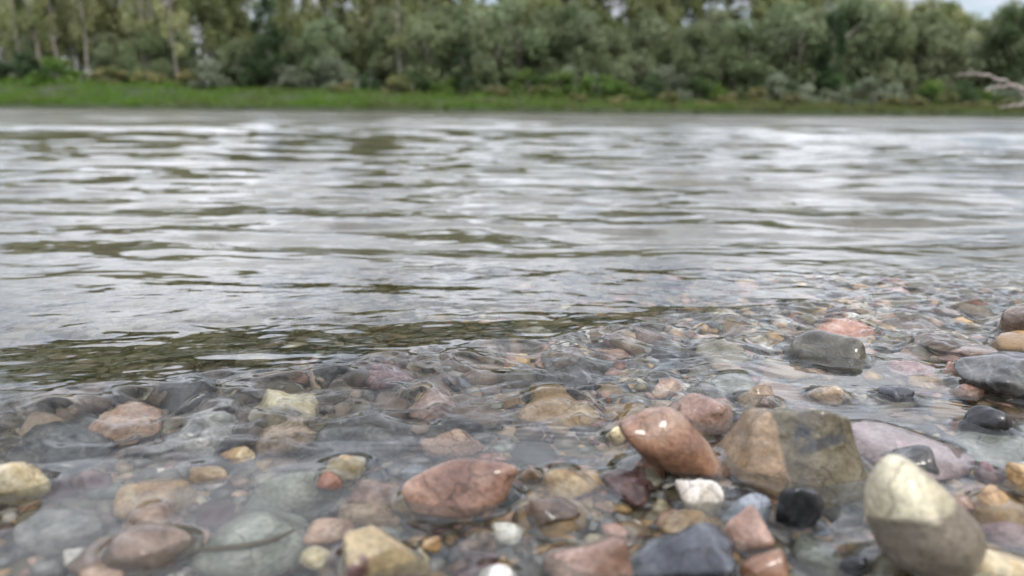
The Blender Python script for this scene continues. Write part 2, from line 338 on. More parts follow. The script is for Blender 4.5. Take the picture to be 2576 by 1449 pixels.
U_(2140, 1050, 2440, 1180, 'lilac pink', 'wide smooth lilac pink stone just awash behind the cream and taupe stone', 'the lilac pink stone', d=-5, flat=0.35, n=20, p=6, seed=21)
E(2200, 1118, 2345, 1185, 'dark grey', 'flat dark grey stone between the blocky stone and the lilac pink one', 'the flat dark grey stone', seed=13, p=12)
E(2163, 1172, 2405, 1490, 'cream over taupe', 'large upright stone, cream yellow on top and taupe below', 'the cream and taupe stone', n=22, p=6, tilt=58, depth=0.80, seed=29, lump=0.04, long=0.92, thick=0.70, yaw=-4)
E(2423, 1022, 2532, 1090, 'black', 'glossy black oval pebble perched near the water edge', 'the glossy black pebble', tilt=18, n=24, p=6, seed=31, depth=0.6)
U_(2410, 1068, 2590, 1160, 'green-grey', 'green-grey flat stone under the glossy black pebble', 'the green-grey stone below the black pebble', d=1, seed=33)
E(2402, 893, 2640, 1003, 'dark grey', 'angular dark grey stone with a flat side at the edge of view', 'the angular dark grey stone', n=11, p=14, seed=35)
E(2518, 783, 2650, 860, 'brown', 'smooth brown boulder farthest back along the stony edge', 'the farthest brown boulder', n=22, p=6, seed=37)
E(1985, 852, 2178, 912, 'dark olive', 'dark olive hump of stone with water sheeting over it', 'the dark olive hump', n=16, p=8, seed=39, depth=0.7)
E(2308, 874, 2492, 902, 'brown', 'thin flat brown slab lying level with the water', 'the thin brown slab', flat=0.22, n=20, p=7, seed=41)
E(1018, 1158, 1312, 1290, 'red-brown', 'big red-brown rounded stone alone in the calm shallows', 'the big red-brown stone', n=17, p=8, tilt=-12, depth=0.58, seed=58, lump=0.06, flat=0.6)
E(1308, 1172, 1366, 1215, 'brown', 'small brown pebble touching the big red-brown stone', 'the small brown pebble', seed=45)
E(1318, 1252, 1460, 1332, 'brown', 'brown half sunk stone with a dark curved top', 'the brown half sunk stone', flat=0.5, seed=47)
E(845, 1342, 1078, 1500, 'yellow and maroon', 'peaked stone, yellow with a maroon front', 'the yellow and maroon stone', n=9, p=12, seed=49)
E(1062, 1348, 1112, 1400, 'ochre', 'little amber pebble beside the peaked yellow and maroon stone', 'the little amber pebble', seed=51)
E(1368, 1338, 1592, 1490, 'pinkish brown', 'pinkish brown stone with a smooth pale crown, nearest the viewer in the middle', 'the pale crowned pink stone', n=13, p=9, seed=53, tilt=10)
E(1560, 1332, 1852, 1500, 'slate blue', 'broad slate blue stone with flat faces, close to the viewer', 'the broad slate blue stone', n=9, p=12, seed=155, lump=0.14)
E(1810, 1283, 1948, 1385, 'pinkish brown', 'pinkish stone wedged behind the broad slate blue stone', 'the wedged pinkish stone', n=10, p=12, seed=57)
E(1855, 1378, 1968, 1490, 'orange-brown', 'orange-brown stone standing close to the viewer beside the slate blue one', 'the near orange-brown stone', n=12, p=9, seed=59)
E(1698, 1198, 1812, 1278, 'white', 'chunky white quartz-like stone below the tilted orange-brown one', 'the chunky white stone', n=9, p=13, seed=61)
U_(1655, 1262, 1790, 1340, 'ochre', 'greyish ochre stone sunk between the white and slate blue stones', 'the sunk ochre stone', d=2, seed=63)
E(1808, 1254, 1942, 1312, 'blue-grey', 'blue-grey stone in front of the largest blocky stone', 'the blue-grey stone', n=12, p=10, seed=65)
E(1940, 1212, 2060, 1335, 'black', 'rough black lump leaning on the largest blocky stone', 'the rough black lump', n=11, p=10, seed=67, lump=0.12)
E(2400, 1380, 2640, 1500, 'cream', 'beige cream stone in the nearest corner beside the cream and taupe one', 'the beige corner stone', n=12, p=9, seed=69)
E(2428, 1240, 2600, 1312, 'ochre', 'orange ochre stone with a grey spot at the edge of view', 'the orange ochre stone', n=11, p=11, seed=71)
E(2384, 1244, 2444, 1292, 'red-brown', 'small round red-brown pebble beside the cream and taupe stone', 'the small red-brown pebble', n=22, p=6, seed=73)
U_(2470, 1285, 2600, 1350, 'lilac pink', 'mauve pink stone in front of the orange ochre stone', 'the mauve pink stone', d=1, seed=75)
E(2528, 1165, 2620, 1238, 'ochre', 'dark ochre stone cut by the edge of view', 'the dark ochre edge stone', seed=77)
E(2455, 1168, 2522, 1205, 'maroon', 'small maroon pebble behind the orange ochre stone', 'the small maroon pebble', seed=79)
U_(1515, 1160, 1652, 1250, 'maroon', 'crimson maroon stone at the foot of the tilted orange-brown one', 'the crimson maroon stone', d=-2, seed=81, n=10, p=12)
U_(1350, 1160, 1512, 1222, 'ochre', 'amber ochre flat stone awash behind the brown half sunk one', 'the amber flat stone', d=-1, flat=0.25, seed=83)
E(1858, 968, 1948, 1018, 'tan', 'small tan pointed stone behind the largest blocky stone', 'the tan pointed stone', n=9, p=11, seed=85)
E(1905, 1002, 1955, 1028, 'brown', 'tiny speckled brown pebble against the tan pointed stone', 'the speckled brown pebble', seed=86)
E(2035, 968, 2128, 1006, 'tan', 'tan pyramid-like stone poking out of the calm pool', 'the tan pyramid-like stone', n=8, p=10, seed=87)
E(2210, 972, 2298, 1012, 'slate blue', 'dark slate pebble with a wet dome of water in the calm pool', 'the dark slate pebble', flat=0.5, seed=89)
E(2405, 972, 2475, 1000, 'red-brown', 'low red-brown pebble in front of the angular dark grey stone', 'the low red-brown pebble', seed=91)
U_(1300, 970, 1525, 1055, 'ochre', 'big orange ochre stone under the breaking ripple', 'the big orange ochre stone', d=3, seed=93)
U_(640, 965, 795, 1035, 'cream', 'pale cream stone glowing under the ripples', 'the pale cream stone', d=3, seed=95)
U_(640, 1045, 795, 1105, 'tan', 'striped cream and tan stone under the ripple front', 'the striped cream stone', d=3, seed=97)
U_(790, 1015, 1062, 1115, 'dark grey', 'broad dark green-grey stone under the ripple front', 'the broad dark grey stone', d=2, seed=99)
U_(30, 1045, 265, 1165, 'dark grey', 'large dark grey stone under water farthest to the side of the ripple front', 'the large sunken dark grey stone', d=6, seed=101)
E(-30, 1145, 115, 1248, 'cream', 'yellow cream pitted stone cut by the edge of view', 'the yellow edge stone', n=14, p=8, seed=103, lump=0.1)
U_(178, 1162, 272, 1228, 'maroon', 'dark maroon stone beside the yellow edge stone', 'the dark maroon stone', d=1, seed=105)
U_(285, 1158, 478, 1255, 'ochre', 'wide ochre yellow stone under clear shallow water', 'the wide ochre stone', d=3, seed=107)
U_(478, 1162, 568, 1205, 'ochre', 'tan ochre pebble just behind the wide ochre stone', 'the tan ochre pebble', d=2, seed=109)
U_(612, 1165, 870, 1245, 'green-grey', 'pale green-grey smooth stone curving under the surface', 'the pale curved green-grey stone', d=1, flat=0.4, n=22, p=6, seed=111)
U_(480, 1232, 800, 1405, 'green-grey', 'broadest green-grey slab lying flat under the calm water', 'the broad green-grey slab', d=5, flat=0.25, n=14, p=9, seed=113)
E(282, 1326, 484, 1415, 'brown', 'mauve brown rounded stone barely breaking the calm surface', 'the mauve brown stone', flat=0.5, n=20, p=6, seed=115)
U_(308, 1248, 428, 1322, 'peach', 'peach orange stone behind the mauve brown stone', 'the peach orange stone', d=0, seed=117)
U_(158, 1366, 214, 1402, 'white', 'small bright white pebble alone in the calm water', 'the bright white pebble', d=1, seed=119)
U_(768, 1282, 892, 1345, 'peach', 'oval peach pebble in front of the pale green-grey stone', 'the oval peach pebble', d=4, seed=121, n=22, p=6)
U_(754, 1362, 834, 1412, 'cream', 'cream oval pebble near the yellow and maroon stone', 'the cream oval pebble', d=4, seed=123, n=22, p=6)
U_(795, 1183, 862, 1215, 'coral', 'bright coral pebble on the pale green-grey stone', 'the coral pebble', d=-1, seed=125)
E(820, 1148, 918, 1186, 'cream', 'rough cream white stone behind the coral pebble', 'the rough cream stone', lump=0.12, seed=127)
U_(878, 1188, 1006, 1252, 'pinkish brown', 'pale pinkish stone beside the big red-brown stone', 'the pale pinkish stone', d=0, seed=129)
U_(845, 1238, 1012, 1300, 'tan', 'pale tan flat stone before the big red-brown stone', 'the pale tan flat stone', d=5, flat=0.3, seed=131)
U_(1000, 1148, 1100, 1190, 'blue-grey', 'bluish grey pebble right behind the big red-brown stone', 'the bluish grey pebble', d=0, seed=133)
U_(1055, 1060, 1215, 1120, 'peach', 'flat peach slab in the calm strip below the ripples', 'the flat peach slab', d=4, flat=0.25, seed=135)
U_(1233, 1298, 1318, 1345, 'white', 'creamy white oval pebble in front of the big red-brown stone', 'the creamy white oval pebble', d=0, seed=137, n=22, p=6)
E(1208, 1425, 1304, 1490, 'white', 'white rounded pebble at the very front edge of view', 'the front white pebble', seed=139, n=22, p=6)
U_(1150, 1335, 1250, 1368, 'brown', 'reddish brown flat pebble before the creamy white oval one', 'the flat reddish brown pebble', d=-1, flat=0.35, seed=141)
U_(1158, 1372, 1262, 1405, 'maroon', 'dusky maroon pebble nearer than the flat reddish brown one', 'the dusky maroon pebble', d=2, seed=143)
U_(1140, 1412, 1250, 1450, 'maroon', 'dark maroon sunk pebble behind the front white pebble', 'the sunk maroon pebble', d=2, seed=145)
E(1525, 1072, 1584, 1112, 'cream', 'yellowish white pebble tucked behind the tilted orange-brown stone', 'the yellowish white pebble', seed=147, lump=0.1)
U_(1508, 1308, 1584, 1345, 'coral', 'pink coral flat pebble beside the slate blue stone', 'the pink coral pebble', d=1, seed=149)
U_(2040, 802, 2210, 848, 'coral', 'pink red stone blurred under fast water behind the dark olive hump', 'the pink red stone', d=3, seed=151)
U_(2215, 795, 2365, 840, 'brown', 'pinkish brown stone in the riffle before the farthest boulder', 'the riffle brown stone', d=2, seed=153)
U_(2345, 835, 2445, 882, 'cream', 'yellow cream pebble in the riffle behind the thin brown slab', 'the yellow riffle pebble', d=1, seed=155)
U_(2235, 905, 2345, 935, 'lilac pink', 'pale pink flat pebble in front of the thin brown slab', 'the pale pink flat pebble', d=-1, flat=0.3, seed=157)
E(2375, 918, 2440, 950, 'peach', 'pale peach chip leaning on the angular dark grey stone', 'the pale peach chip', n=9, p=12, seed=159)
U_(2290, 935, 2400, 970, 'ochre', 'tan ochre pebble in the calm pool by the angular dark grey stone', 'the pool ochre pebble', d=1, seed=161)
U_(1345, 905, 1560, 968, 'dark grey', 'long dark grey stone under the ripples in the middle', 'the long dark grey stone', d=4, seed=163)
U_(905, 905, 1030, 960, 'maroon', 'purplish maroon stone under the ripples', 'the purplish maroon stone', d=4, seed=165)
U_(1030, 960, 1160, 1025, 'pinkish brown', 'pinkish brown square stone under the ripples behind the broad dark grey one', 'the square pinkish stone', d=4, seed=167)
U_(1295, 812, 1395, 845, 'white', 'bright cream stone flashing under the dark wave', 'the flashing cream stone', d=3, seed=169)
U_(1500, 865, 1590, 900, 'orange-brown', 'orange pebble under rippled water behind the long dark grey stone', 'the orange ripple pebble', d=3, seed=171)
U_(1790, 920, 1905, 985, 'green-grey', 'mossy green-grey stone under the ripples beside the dark olive hump', 'the mossy green-grey stone', d=0, seed=173)
U_(1640, 945, 1720, 985, 'peach', 'pale peach pebble among dark ones under the ripples', 'the pale ripple pebble', d=2, seed=175)
U_(1745, 850, 1880, 905, 'olive grey', 'olive grey stone with a smooth hump of water above it', 'the olive ripple stone', d=1, seed=177)
E(2028, 1148, 2072, 1190, 'ochre', 'tiny amber chip lodged on the front of the largest blocky stone', 'the tiny amber chip', seed=179)
E(2115, 1395, 2180, 1440, 'black', 'small black pebble at the foot of the cream and taupe stone', 'the small black pebble', seed=181)
U_(1990, 1345, 2130, 1420, 'green-grey', 'grey-green stone between the orange-brown and cream and taupe stones', 'the near grey-green stone', d=0, seed=183)
U_(2060, 1245, 2170, 1310, 'dark grey', 'dark grey pebble under swirling water before the blocky stone', 'the swirled dark pebble', d=1, seed=185)
U_(595, 880, 720, 930, 'olive grey', 'olive stone under the dark wave face', 'the olive wave stone', d=6, seed=187)
U_(430, 1030, 590, 1110, 'grey', 'grey stone under crossing ripples beside the pale cream stone', 'the grey rippled stone', d=4, seed=189)
U_(230, 1020, 400, 1075, 'peach', 'orange peach stone behind the large sunken dark grey one', 'the orange peach stone', d=5, seed=191)
U_(560, 1110, 640, 1150, 'ochre', 'golden tan pebble at the end of the ripple front', 'the golden tan pebble', d=2, seed=193)
U_(40, 1265, 250, 1345, 'grey', 'wide grey flat stone under calm water before the yellow edge stone', 'the wide grey flat stone', d=6, flat=0.3, seed=195)
U_(190, 1395, 320, 1455, 'peach', 'pale peach flat pebble at the front beside the white pebble', 'the pale peach flat pebble', d=4, seed=197)
U_(880, 1300, 1020, 1350, 'green-grey', 'pale green-grey sunk stone behind the yellow and maroon one', 'the pale sunk stone', d=6, seed=199)
SW = {'orange-brown': 0}
for (mode, x0, y0, x1, y1, colour, label, ref, k) in H:
    cxp = (x0 + x1) / 2; seed = k.get('seed', 1)
    name = 'river_stone' if (x1 - x0) > 125 else 'pebble'
    cat = 'stone' if name == 'river_stone' else 'pebble'
    if mode == 'E':
        P = at_z(cxp, min(y1, 1449 + 30), 0.0); D_ = axial(P); Wd = (x1 - x0) * D_ / PF
        dep = Wd * k.get('depth', 0.78)
        c = P.copy(); dirxy = P[:2] / np.linalg.norm(P[:2]); c[:2] += dirxy * dep * 0.42
        d = ray(cxp, y0); tt = np.linalg.norm(c[:2]) / np.linalg.norm(d[:2]); top = max(0.003, CAM_H + d[2] * tt) + 0.005 * float(sm(0.48, 0.6, c[1]))
        Wd = (x1 - x0) * axial((c[0], c[1], top * .5)) / PF
        bz = float(bed_z(c[0], c[1]))
        low = min(bz, -0.002) - 0.003
        if 'flat' in k: low = max(low, top - Wd * k['flat'])
        low = max(low, top - Wd * 1.15)
        hz = (top - low) / 2; c[2] = (top + low) / 2
        dims = (Wd / 2, dep / 2, hz)
        if 'thick' in k:
            ln = math.hypot(Wd, top) * 0.5 * k['long']; dims = (ln, dep / 2, ln * k['thick'])
    else:
        zt = -k['d'] / 1000.0; cyp = (y0 + y1) / 2
        P = under(cxp, cyp, zt) if zt < 0 else at_z(cxp, cyp, zt)
        D_ = axial(P); Wd = (x1 - x0) * D_ / PF; al = -math.asin(ray(cxp, cyp)[2])
        dep = float(np.clip(0.9 * (y1 - y0) * D_ / PF / math.sin(al), 0.55 * Wd, 1.25 * Wd))
        bz = float(bed_z(P[0], P[1])); ht = max(zt - bz + 0.003, k.get('flat', 0.45) * min(Wd, dep))
        ht = min(ht, 0.9 * Wd)
        c = np.array([P[0], P[1], zt - ht / 2]); dims = (Wd / 2, dep / 2, ht / 2)
    V_, F = stone_shape(5 if (x1 - x0) > 180 and mode == 'E' else 4, seed, dims, k.get('n', 9 + seed % 7), k.get('p', 9 + seed % 5), k.get('lump', 0.09), k.get('planes'))
    g = random.Random(seed)
    rot = (R(g.uniform(-5, 5)), R(k.get('tilt', g.uniform(-6, 6))), R(k.get('yaw', g.uniform(-20, 20))) - math.atan2(c[0], c[1]) * 0.8)
    add_stone(name, V_, F, colour, tuple(c), rot, label, cat, 'stones along the water edge', ref=ref)
NH = len(STONES)

# smaller stones scattered over the bed, one by one
rng = np.random.RandomState(7)
COLS = ['grey', 'dark grey', 'olive grey', 'tan', 'ochre', 'pinkish brown', 'red-brown', 'maroon', 'cream', 'white', 'peach', 'green-grey', 'brown', 'slate blue', 'blue-grey', 'lilac pink']
CP = np.array([.10, .14, .12, .14, .12, .06, .03, .05, .055, .015, .06, .06, .11, .05, .015, .01]); CP /= CP.sum()
protos = {}
for ci, cn in enumerate(COLS):
    protos[cn] = []
    for q in range(2):
        sd_ = 300 + ci * 7 + q
        V_, F = stone_shape(3, sd_, (1.0, 0.72 + 0.2 * rng.rand(), 0.5 + 0.2 * rng.rand()), 8 + sd_ % 9, 9 + sd_ % 6, 0.10)
        protos[cn].append((V_, F, mesh('pebble', V_, F, PAL[cn])))
occ = [(s['loc'][:2], s['rad']) for s in STONES]
RANDOM = []
tries = 0
while len(RANDOM) < 300 - NH and tries < 60000:
    tries += 1
    u = rng.uniform(-40, 2616); v = rng.uniform(800, 1470) if rng.rand() < 0.8 else rng.uniform(860, 1120)
    p0 = at_z(u, v, -0.01)
    size = 0.5 * rng.uniform(0.016, 0.042) * (0.75 if v > 1150 else 1.0)
    if any(np.hypot(*(p0[:2] - o[0])) < 0.8 * (o[1] + size) for o in occ): continue
    occ.append((p0[:2], size)); RANDOM.append((p0, size))
for p0, size in RANDOM:
    cn = COLS[rng.choice(len(COLS), p=CP)]
    if float(bed_z(p0[0], p0[1])) < -0.045: cn = ['olive grey', 'brown', 'dark grey', 'olive grey', 'tan', 'brown'][rng.randint(6)]
    V_, F, me = protos[cn][rng.randint(2)]
    bz = float(bed_z(p0[0], p0[1])); hz = size * 0.6
    zc_ = min(bz + hz * 0.75, rng.uniform(-0.012, -0.001) - hz * 0.6 if rng.rand() < 0.85 or shore(p0[0], p0[1]) > 0.25 else 0.004)
    # lift stones in deeper water so that they lie on the stones below them
    if bz < -0.03: zc_ = bz + hz * 0.9 + rng.uniform(0, 0.012)
    rot = (rng.uniform(-.35, .35), rng.uniform(-.35, .35), rng.uniform(0, 6.28))
    o = bpy.data.objects.new('pebble', me); COL.objects.link(o)
    o.location = (p0[0], p0[1], zc_); o.rotation_euler = rot; o.scale = (size,) * 3
    W = (V_ * size) @ np.array(Euler(rot).to_matrix()).T + np.array([p0[0], p0[1], zc_])
    # wording: colour, size, and where it lies next to a stone one can find
    hs = sorted(STONES[:NH], key=lambda s: np.hypot(*(s['loc'][:2] - p0[:2])))[0]
    dx, dy = p0[:2] - hs['loc'][:2]
    wd = ('behind' if dy > 0 else 'in front of') if abs(dy) > abs(dx) else ('right of' if dx > 0 else 'left of')
    sz = 'small' if size < 0.0115 else ('medium' if size < 0.0165 else 'larger')
    o['category'] = 'pebble'; o['group'] = 'pebbles scattered over the riverbed'
    STONES.append(dict(o=o, W=W, loc=np.array([p0[0], p0[1], zc_]), rad=size, ref=None, top=W[:, 2].max(), lab=f"{sz} {cn} pebble {wd} {hs['ref']}", dh=math.hypot(dx, dy), sub=F))
bylab = {}
for s in STONES[NH:]: bylab.setdefault(s['lab'], []).append(s)
ORD = ['', 'second', 'third', 'fourth', 'fifth', 'sixth', 'seventh', 'eighth', 'ninth', 'tenth']
for lab, ss in bylab.items():
    ss.sort(key=lambda s: s['dh'])
    for i, s in enumerate(ss):
        s['o']['label'] = lab if len(ss) == 1 else lab + (', closest to it' if i == 0 else f', {ORD[i]} closest to it')

# fine gravel: past counting, one mass
GP = [stone_shape(1, 900 + i, (1, 0.8, 0.6), 9, 10, 0.12) for i in range(16)]
GC = np.array([(.20, .195, .18), (.10, .10, .095), (.16, .14, .10), (.36, .26, .16), (.42, .27, .12), (.34, .21, .165), (.26, .12, .075), (.12, .06, .06), (.55, .48, .32), (.62, .58, .52), (.46, .31, .22), (.22, .23, .19), (.18, .125, .09), (.08, .09, .11)])
GW = np.array([.17, .14, .12, .10, .08, .08, .04, .05, .04, .02, .05, .05, .05, .03]); GW /= GW.sum()
vs, fs, ts = [], [], []; base = 0
NG = 8800; NX = 4200
for i in range(NG + NX):
    rr = 0.22 * (1.05 / 0.22) ** (rng.rand() ** 0.9); a = rng.uniform(-R(44), R(44))
    if i >= NG:                                               # the bar goes on to both sides of the view
        rr = 0.25 * (2.2 / 0.25) ** (rng.rand() ** 0.7); a = rng.uniform(R(38), R(115)) * (1 if rng.rand() < 0.6 else -1)
    x, y = rr * math.sin(a), rr * math.cos(a)
    s_ = rng.uniform(0.0022, 0.008) * (1 + 0.9 * max(0, rr - 0.4)) * (1.5 if rng.rand() < .15 else 1)
    s_ = min(s_, 0.02) if i < NG else min(0.022, rng.uniform(0.006, 0.015) * (0.8 + 0.4 * rr))
    V_, F = GP[rng.randint(16)]
    q = np.array(Euler((rng.uniform(-.5, .5), rng.uniform(-.5, .5), rng.uniform(0, 6.28))).to_matrix())
    z = float(bed_z(np.array(x), np.array(y))) + s_ * rng.uniform(0.0, 0.55)
    vs.append((V_ * s_) @ q.T + np.array([x, y, z])); fs.append(F + base); base += len(V_)
    c = GC[rng.choice(len(GC), p=GW)] * rng.uniform(0.55, 1.05)
    silt = float(sm(0.035, 0.06, -z)); c = c * (1 - silt) + silt * np.array([.085, .068, .032]) * rng.uniform(0.7, 1.3)
    ts.append(np.tile(np.append(c, 1), (len(V_), 1)))
obj('gravel', mesh('gravel', np.concatenate(vs), np.concatenate(fs), M_GRAVEL, True, np.concatenate(ts)), None, 'fine mixed gravel covering the bed between the larger stones', 'gravel', None, 'stuff')

# ------------------------------------------------------------------ water surface
# height map of the stones, used for the menisci and for the humps of water above nearly bare stones
gx0, gx1, gy0, gy1, gs = -0.75, 0.85, 0.15, 1.05, 0.0015
nx, ny = int((gx1 - gx0) / gs), int((gy1 - gy0) / gs)
hm = np.full((nx, ny), -0.2)
for s in STONES:
    Wv = s['W']; tri = Wv[s['sub']]
    for b0, b1, b2 in ((1, 0, 0), (.5, .5, 0), (0, .5, .5), (.5, 0, .5), (.34, .33, .33), (.67, .17, .16), (.17, .66, .17), (.17, .16, .67)):
        pt = tri[:, 0] * b0 + tri[:, 1] * b1 + tri[:, 2] * b2
        ix = ((pt[:, 0] - gx0) / gs).astype(int); iy = ((pt[:, 1] - gy0) / gs).astype(int)
        ok = (ix >= 0) & (ix < nx) & (iy >= 0) & (iy < ny)
        np.maximum.at(hm, (ix[ok], iy[ok]), pt[ok, 2])
def shift(a, i, j): return np.roll(np.roll(a, i, 0), j, 1)
dist = np.where(hm > 0.0, 0.0, 1.0)
for it in range(14):
    for i, j, c in ((1, 0, gs), (-1, 0, gs), (0, 1, gs), (0, -1, gs), (1, 1, gs * 1.414), (1, -1, gs * 1.414), (-1, 1, gs * 1.414), (-1, -1, gs * 1.414)):
        dist = np.minimum(dist, shift(dist, i, j) + c)
def blur(a, sig):
    k = np.arange(-int(3 * sig), int(3 * sig) + 1); k = np.exp(-k ** 2 / (2 * sig * sig)); k /= k.sum()
    a = np.apply_along_axis(lambda q: np.convolve(q, k, 'same'), 0, a); return np.apply_along_axis(lambda q: np.convolve(q, k, 'same'), 1, a)
men = blur(0.0026 * np.exp(-dist / 0.0032), 0.9)
hump = blur(np.clip(hm + 0.014, 0, 0.022), 5.0)
hump_lo = blur(np.clip(hm + 0.014, 0, 0.022), 16.0)
def look(grid, x, y):
    fx = np.clip((x - gx0) / gs - 0.5, 0, nx - 1.001); fy = np.clip((y - gy0) / gs - 0.5, 0, ny - 1.001)
    i = fx.astype(int); j = fy.astype(int); a = fx - i; b = fy - j
    val = grid[i, j] * (1 - a) * (1 - b) + grid[i + 1, j] * a * (1 - b) + grid[i, j + 1] * (1 - a) * b + grid[i + 1, j + 1] * a * b
    inside = (x > gx0 + .02) & (x < gx1 - .02) & (y > gy0 + .02) & (y < gy1 - .02)
    return np.where(inside, val, 0)
near_r = np.arange(0.47, 1.25, 0.0020)
rs = list(near_r); 
while rs[-1] < 105: rs.append(rs[-1] + 0.0020 * max(1, (rs[-1] / 1.25)) ** 1.75)
rw = np.array(rs); tw = np.concatenate([np.linspace(-R(70), -R(41), 34)[:-1], np.linspace(-R(41), R(41), 610), np.linspace(R(41), R(70), 34)[1:]])
X, Y = polar(rw, tw)
step = np.gradient(rw)[:, None] * np.ones_like(X)
Dd = np.hypot(X, Y)
wr = np.random.RandomState(21)
Zw = np.zeros_like(X)
wx = X + 0.05 * perlin(X * 2.2, Y * 2.2, 31); wy = Y + 0.045 * perlin(X * 2.6, Y * 3.1, 32) + 0.012 * perlin(X * 9, Y * 9, 33)
shift_x = 0.16 * X                                            # the rough zone lies farther out on the right, where the shore runs away
yy = Y - shift_x * sm(-0.1, 0.5, X)
off = 0.12 * sm(0.55, 0.8, yy) + 0.88 * sm(0.85, 1.35, yy)                                      # open water
gust = 0.75 + 0.45 * perlin(X * 0.35, Y * 0.25, 34) + 0.25 * perlin(X * 1.7, Y * 1.1, 35)
for i in range(46):
    lam = 0.055 * (0.75 / 0.055) ** (i / 45.0); lam *= wr.uniform(0.9, 1.1)
    th_ = wr.randn() * 0.15 + 0.03; kx, ky = math.sin(th_) * 2 * np.pi / lam, math.cos(th_) * 2 * np.pi / lam
    slope = 0.036 * math.exp(-(math.log(lam / 0.17) / 0.66) ** 2) + 0.009
    fade = sm(2.2, 4.5, lam / np.maximum(step, 1e-5))
    Zw += off * gust * fade * (slope * lam / (2 * np.pi)) * np.sin(kx * wx + ky * wy + wr.rand() * 6.28)
for i in range(18):                                           # longer ripples far out
    lam = 0.45 * (2.6 / 0.45) ** (i / 17.0); th_ = wr.randn() * 0.22; kx, ky = math.sin(th_) * 2 * np.pi / lam, math.cos(th_) * 2 * np.pi / lam
    Zw += sm(3.0, 9.0, Dd) * gust * sm(2.2, 4.5, lam / np.maximum(step, 1e-5)) * (0.030 * lam / (2 * np.pi)) * np.sin(kx * wx + ky * wy + wr.rand() * 6.28)
# a small surge running up the shore: steep towards the land, a trough behind it
cr = np.interp(X, [-0.9, -0.367, -0.2, -0.09, 0.037, 0.19, 0.4, 0.8], [0.32, 0.420, 0.490, 0.556, 0.618, 0.70, 0.79, 1.0]) + 0.022 * perlin(X * 6, X * 0 + 1.5, 41) + 0.008 * perlin(X * 21, Y * 9, 42)
tr_ = np.interp(X, [-0.9, -0.45, -0.11, 0.12, 0.3, 0.8], [0.60, 0.652, 0.722, 0.762, 0.80, 1.03]) + 0.020 * perlin(X * 5 + 7, X * 0 + 2.5, 40)
wb = np.maximum(tr_ - cr, 0.03); amp = 0.055 * wb * (1 - 0.75 * sm(0.22, 0.38, X))
d_ = Y - cr; t_ = np.clip(d_ / wb, 0, 1); t_ = t_ * t_ * (3 - 2 * t_)
surge = np.where(d_ < 0, np.exp(-(d_ / 0.05) ** 2), np.where(Y < tr_, 1 - 1.75 * t_, -0.75 * np.exp(-np.maximum(Y - tr_, 0) / 0.30)))
Zw += amp * surge + 0.0010 * sm(-0.02, 0.03, d_) * (1 - sm(0.0, 0.06, Y - tr_)) * perlin(X * 15 + 3, Y * 42, 39)
# rough water over the stones in front of the surge, streaks behind its crest
fl = 0.045 * sm(-0.22, 0.0, X)
front = sm(0.375, 0.43, Y - fl + 0.03 * perlin(X * 9, Y * 9, 43)) * (1 - 0.93 * sm(0.10, 0.19, X) * (1 - sm(0.56, 0.63, Y))) * (1 - sm(-0.02, 0.05, d_))
chop = np.maximum(front, 0.16 * sm(-0.03, 0.02, d_) * (1 - sm(0.0, 0.10, Y - tr_))); chop = np.maximum(chop, 0.75 * sm(0.30, 0.42, X) * sm(0.60, 0.68, Y) * (1 - sm(0.85, 1.05, Y)))
ax, ay = X * 0.9 + Y * 0.25 + 0.02 * perlin(X * 14, Y * 14, 44), Y * 1.25 - X * 0.22 + 0.02 * perlin(X * 14, Y * 14, 45)
rid = lambda f, sd_: 1 - 2.2 * np.abs(perlin(ax * f, ay * f, sd_))
Zw += chop * (0.0036 * perlin(ax * 18, ay * 26, 46) + 0.0024 * rid(24, 47) + 0.0016 * perlin(ax * 50, ay * 70, 48) + 0.0006 * rid(70, 49) + 0.0002 * perlin(ax * 140, ay * 200, 50))
# smooth shallows in front, and faint ripples everywhere
Zw += (1 - chop) * (0.00055 * perlin(X * 11, Y * 15, 51) + 0.00022 * perlin(X * 32, Y * 46, 52))
cap = sm(0.40, 0.44, yy) * (1 - sm(0.47, 0.54, yy))
Zw += cap * 0.00010 * np.sin((Y + 0.1 * X + 0.012 * perlin(X * 12, Y * 12, 53)) * 2 * np.pi / 0.0065)
Zw += sm(0.55, 0.8, yy) * (1 - sm(1.6, 3.0, Dd)) * (0.0007 * perlin(wx * 16, wy * 30, 54) + 0.00012 * perlin(wx * 60, wy * 110, 55))
mid = sm(0.78, 1.2, yy)
Zw += mid * gust * (1 - sm(3.5, 6, Dd)) * 0.0011 * perlin(wx * 8, wy * 26, 56) + mid * (1 - sm(1.8, 2.8, Dd)) * 0.00042 * perlin(wx * 20, wy * 60, 57)
# water held up by stones
Zw += look(men, X, Y) + (0.20 + 0.6 * chop) * np.clip(look(hump, X, Y) - 0.6 * look(hump_lo, X, Y), 0, 0.01)
rip = 0.20 * sm(2.5, 13, Dd) + 0.10 * sm(10, 50, Dd)
ow = obj('river_water', mesh('river_water', np.stack([X, Y, Zw], -1).reshape(-1, 3), gridfaces(len(rw), len(tw)), mw, True, None, {'ripple': rip}), kind='structure')

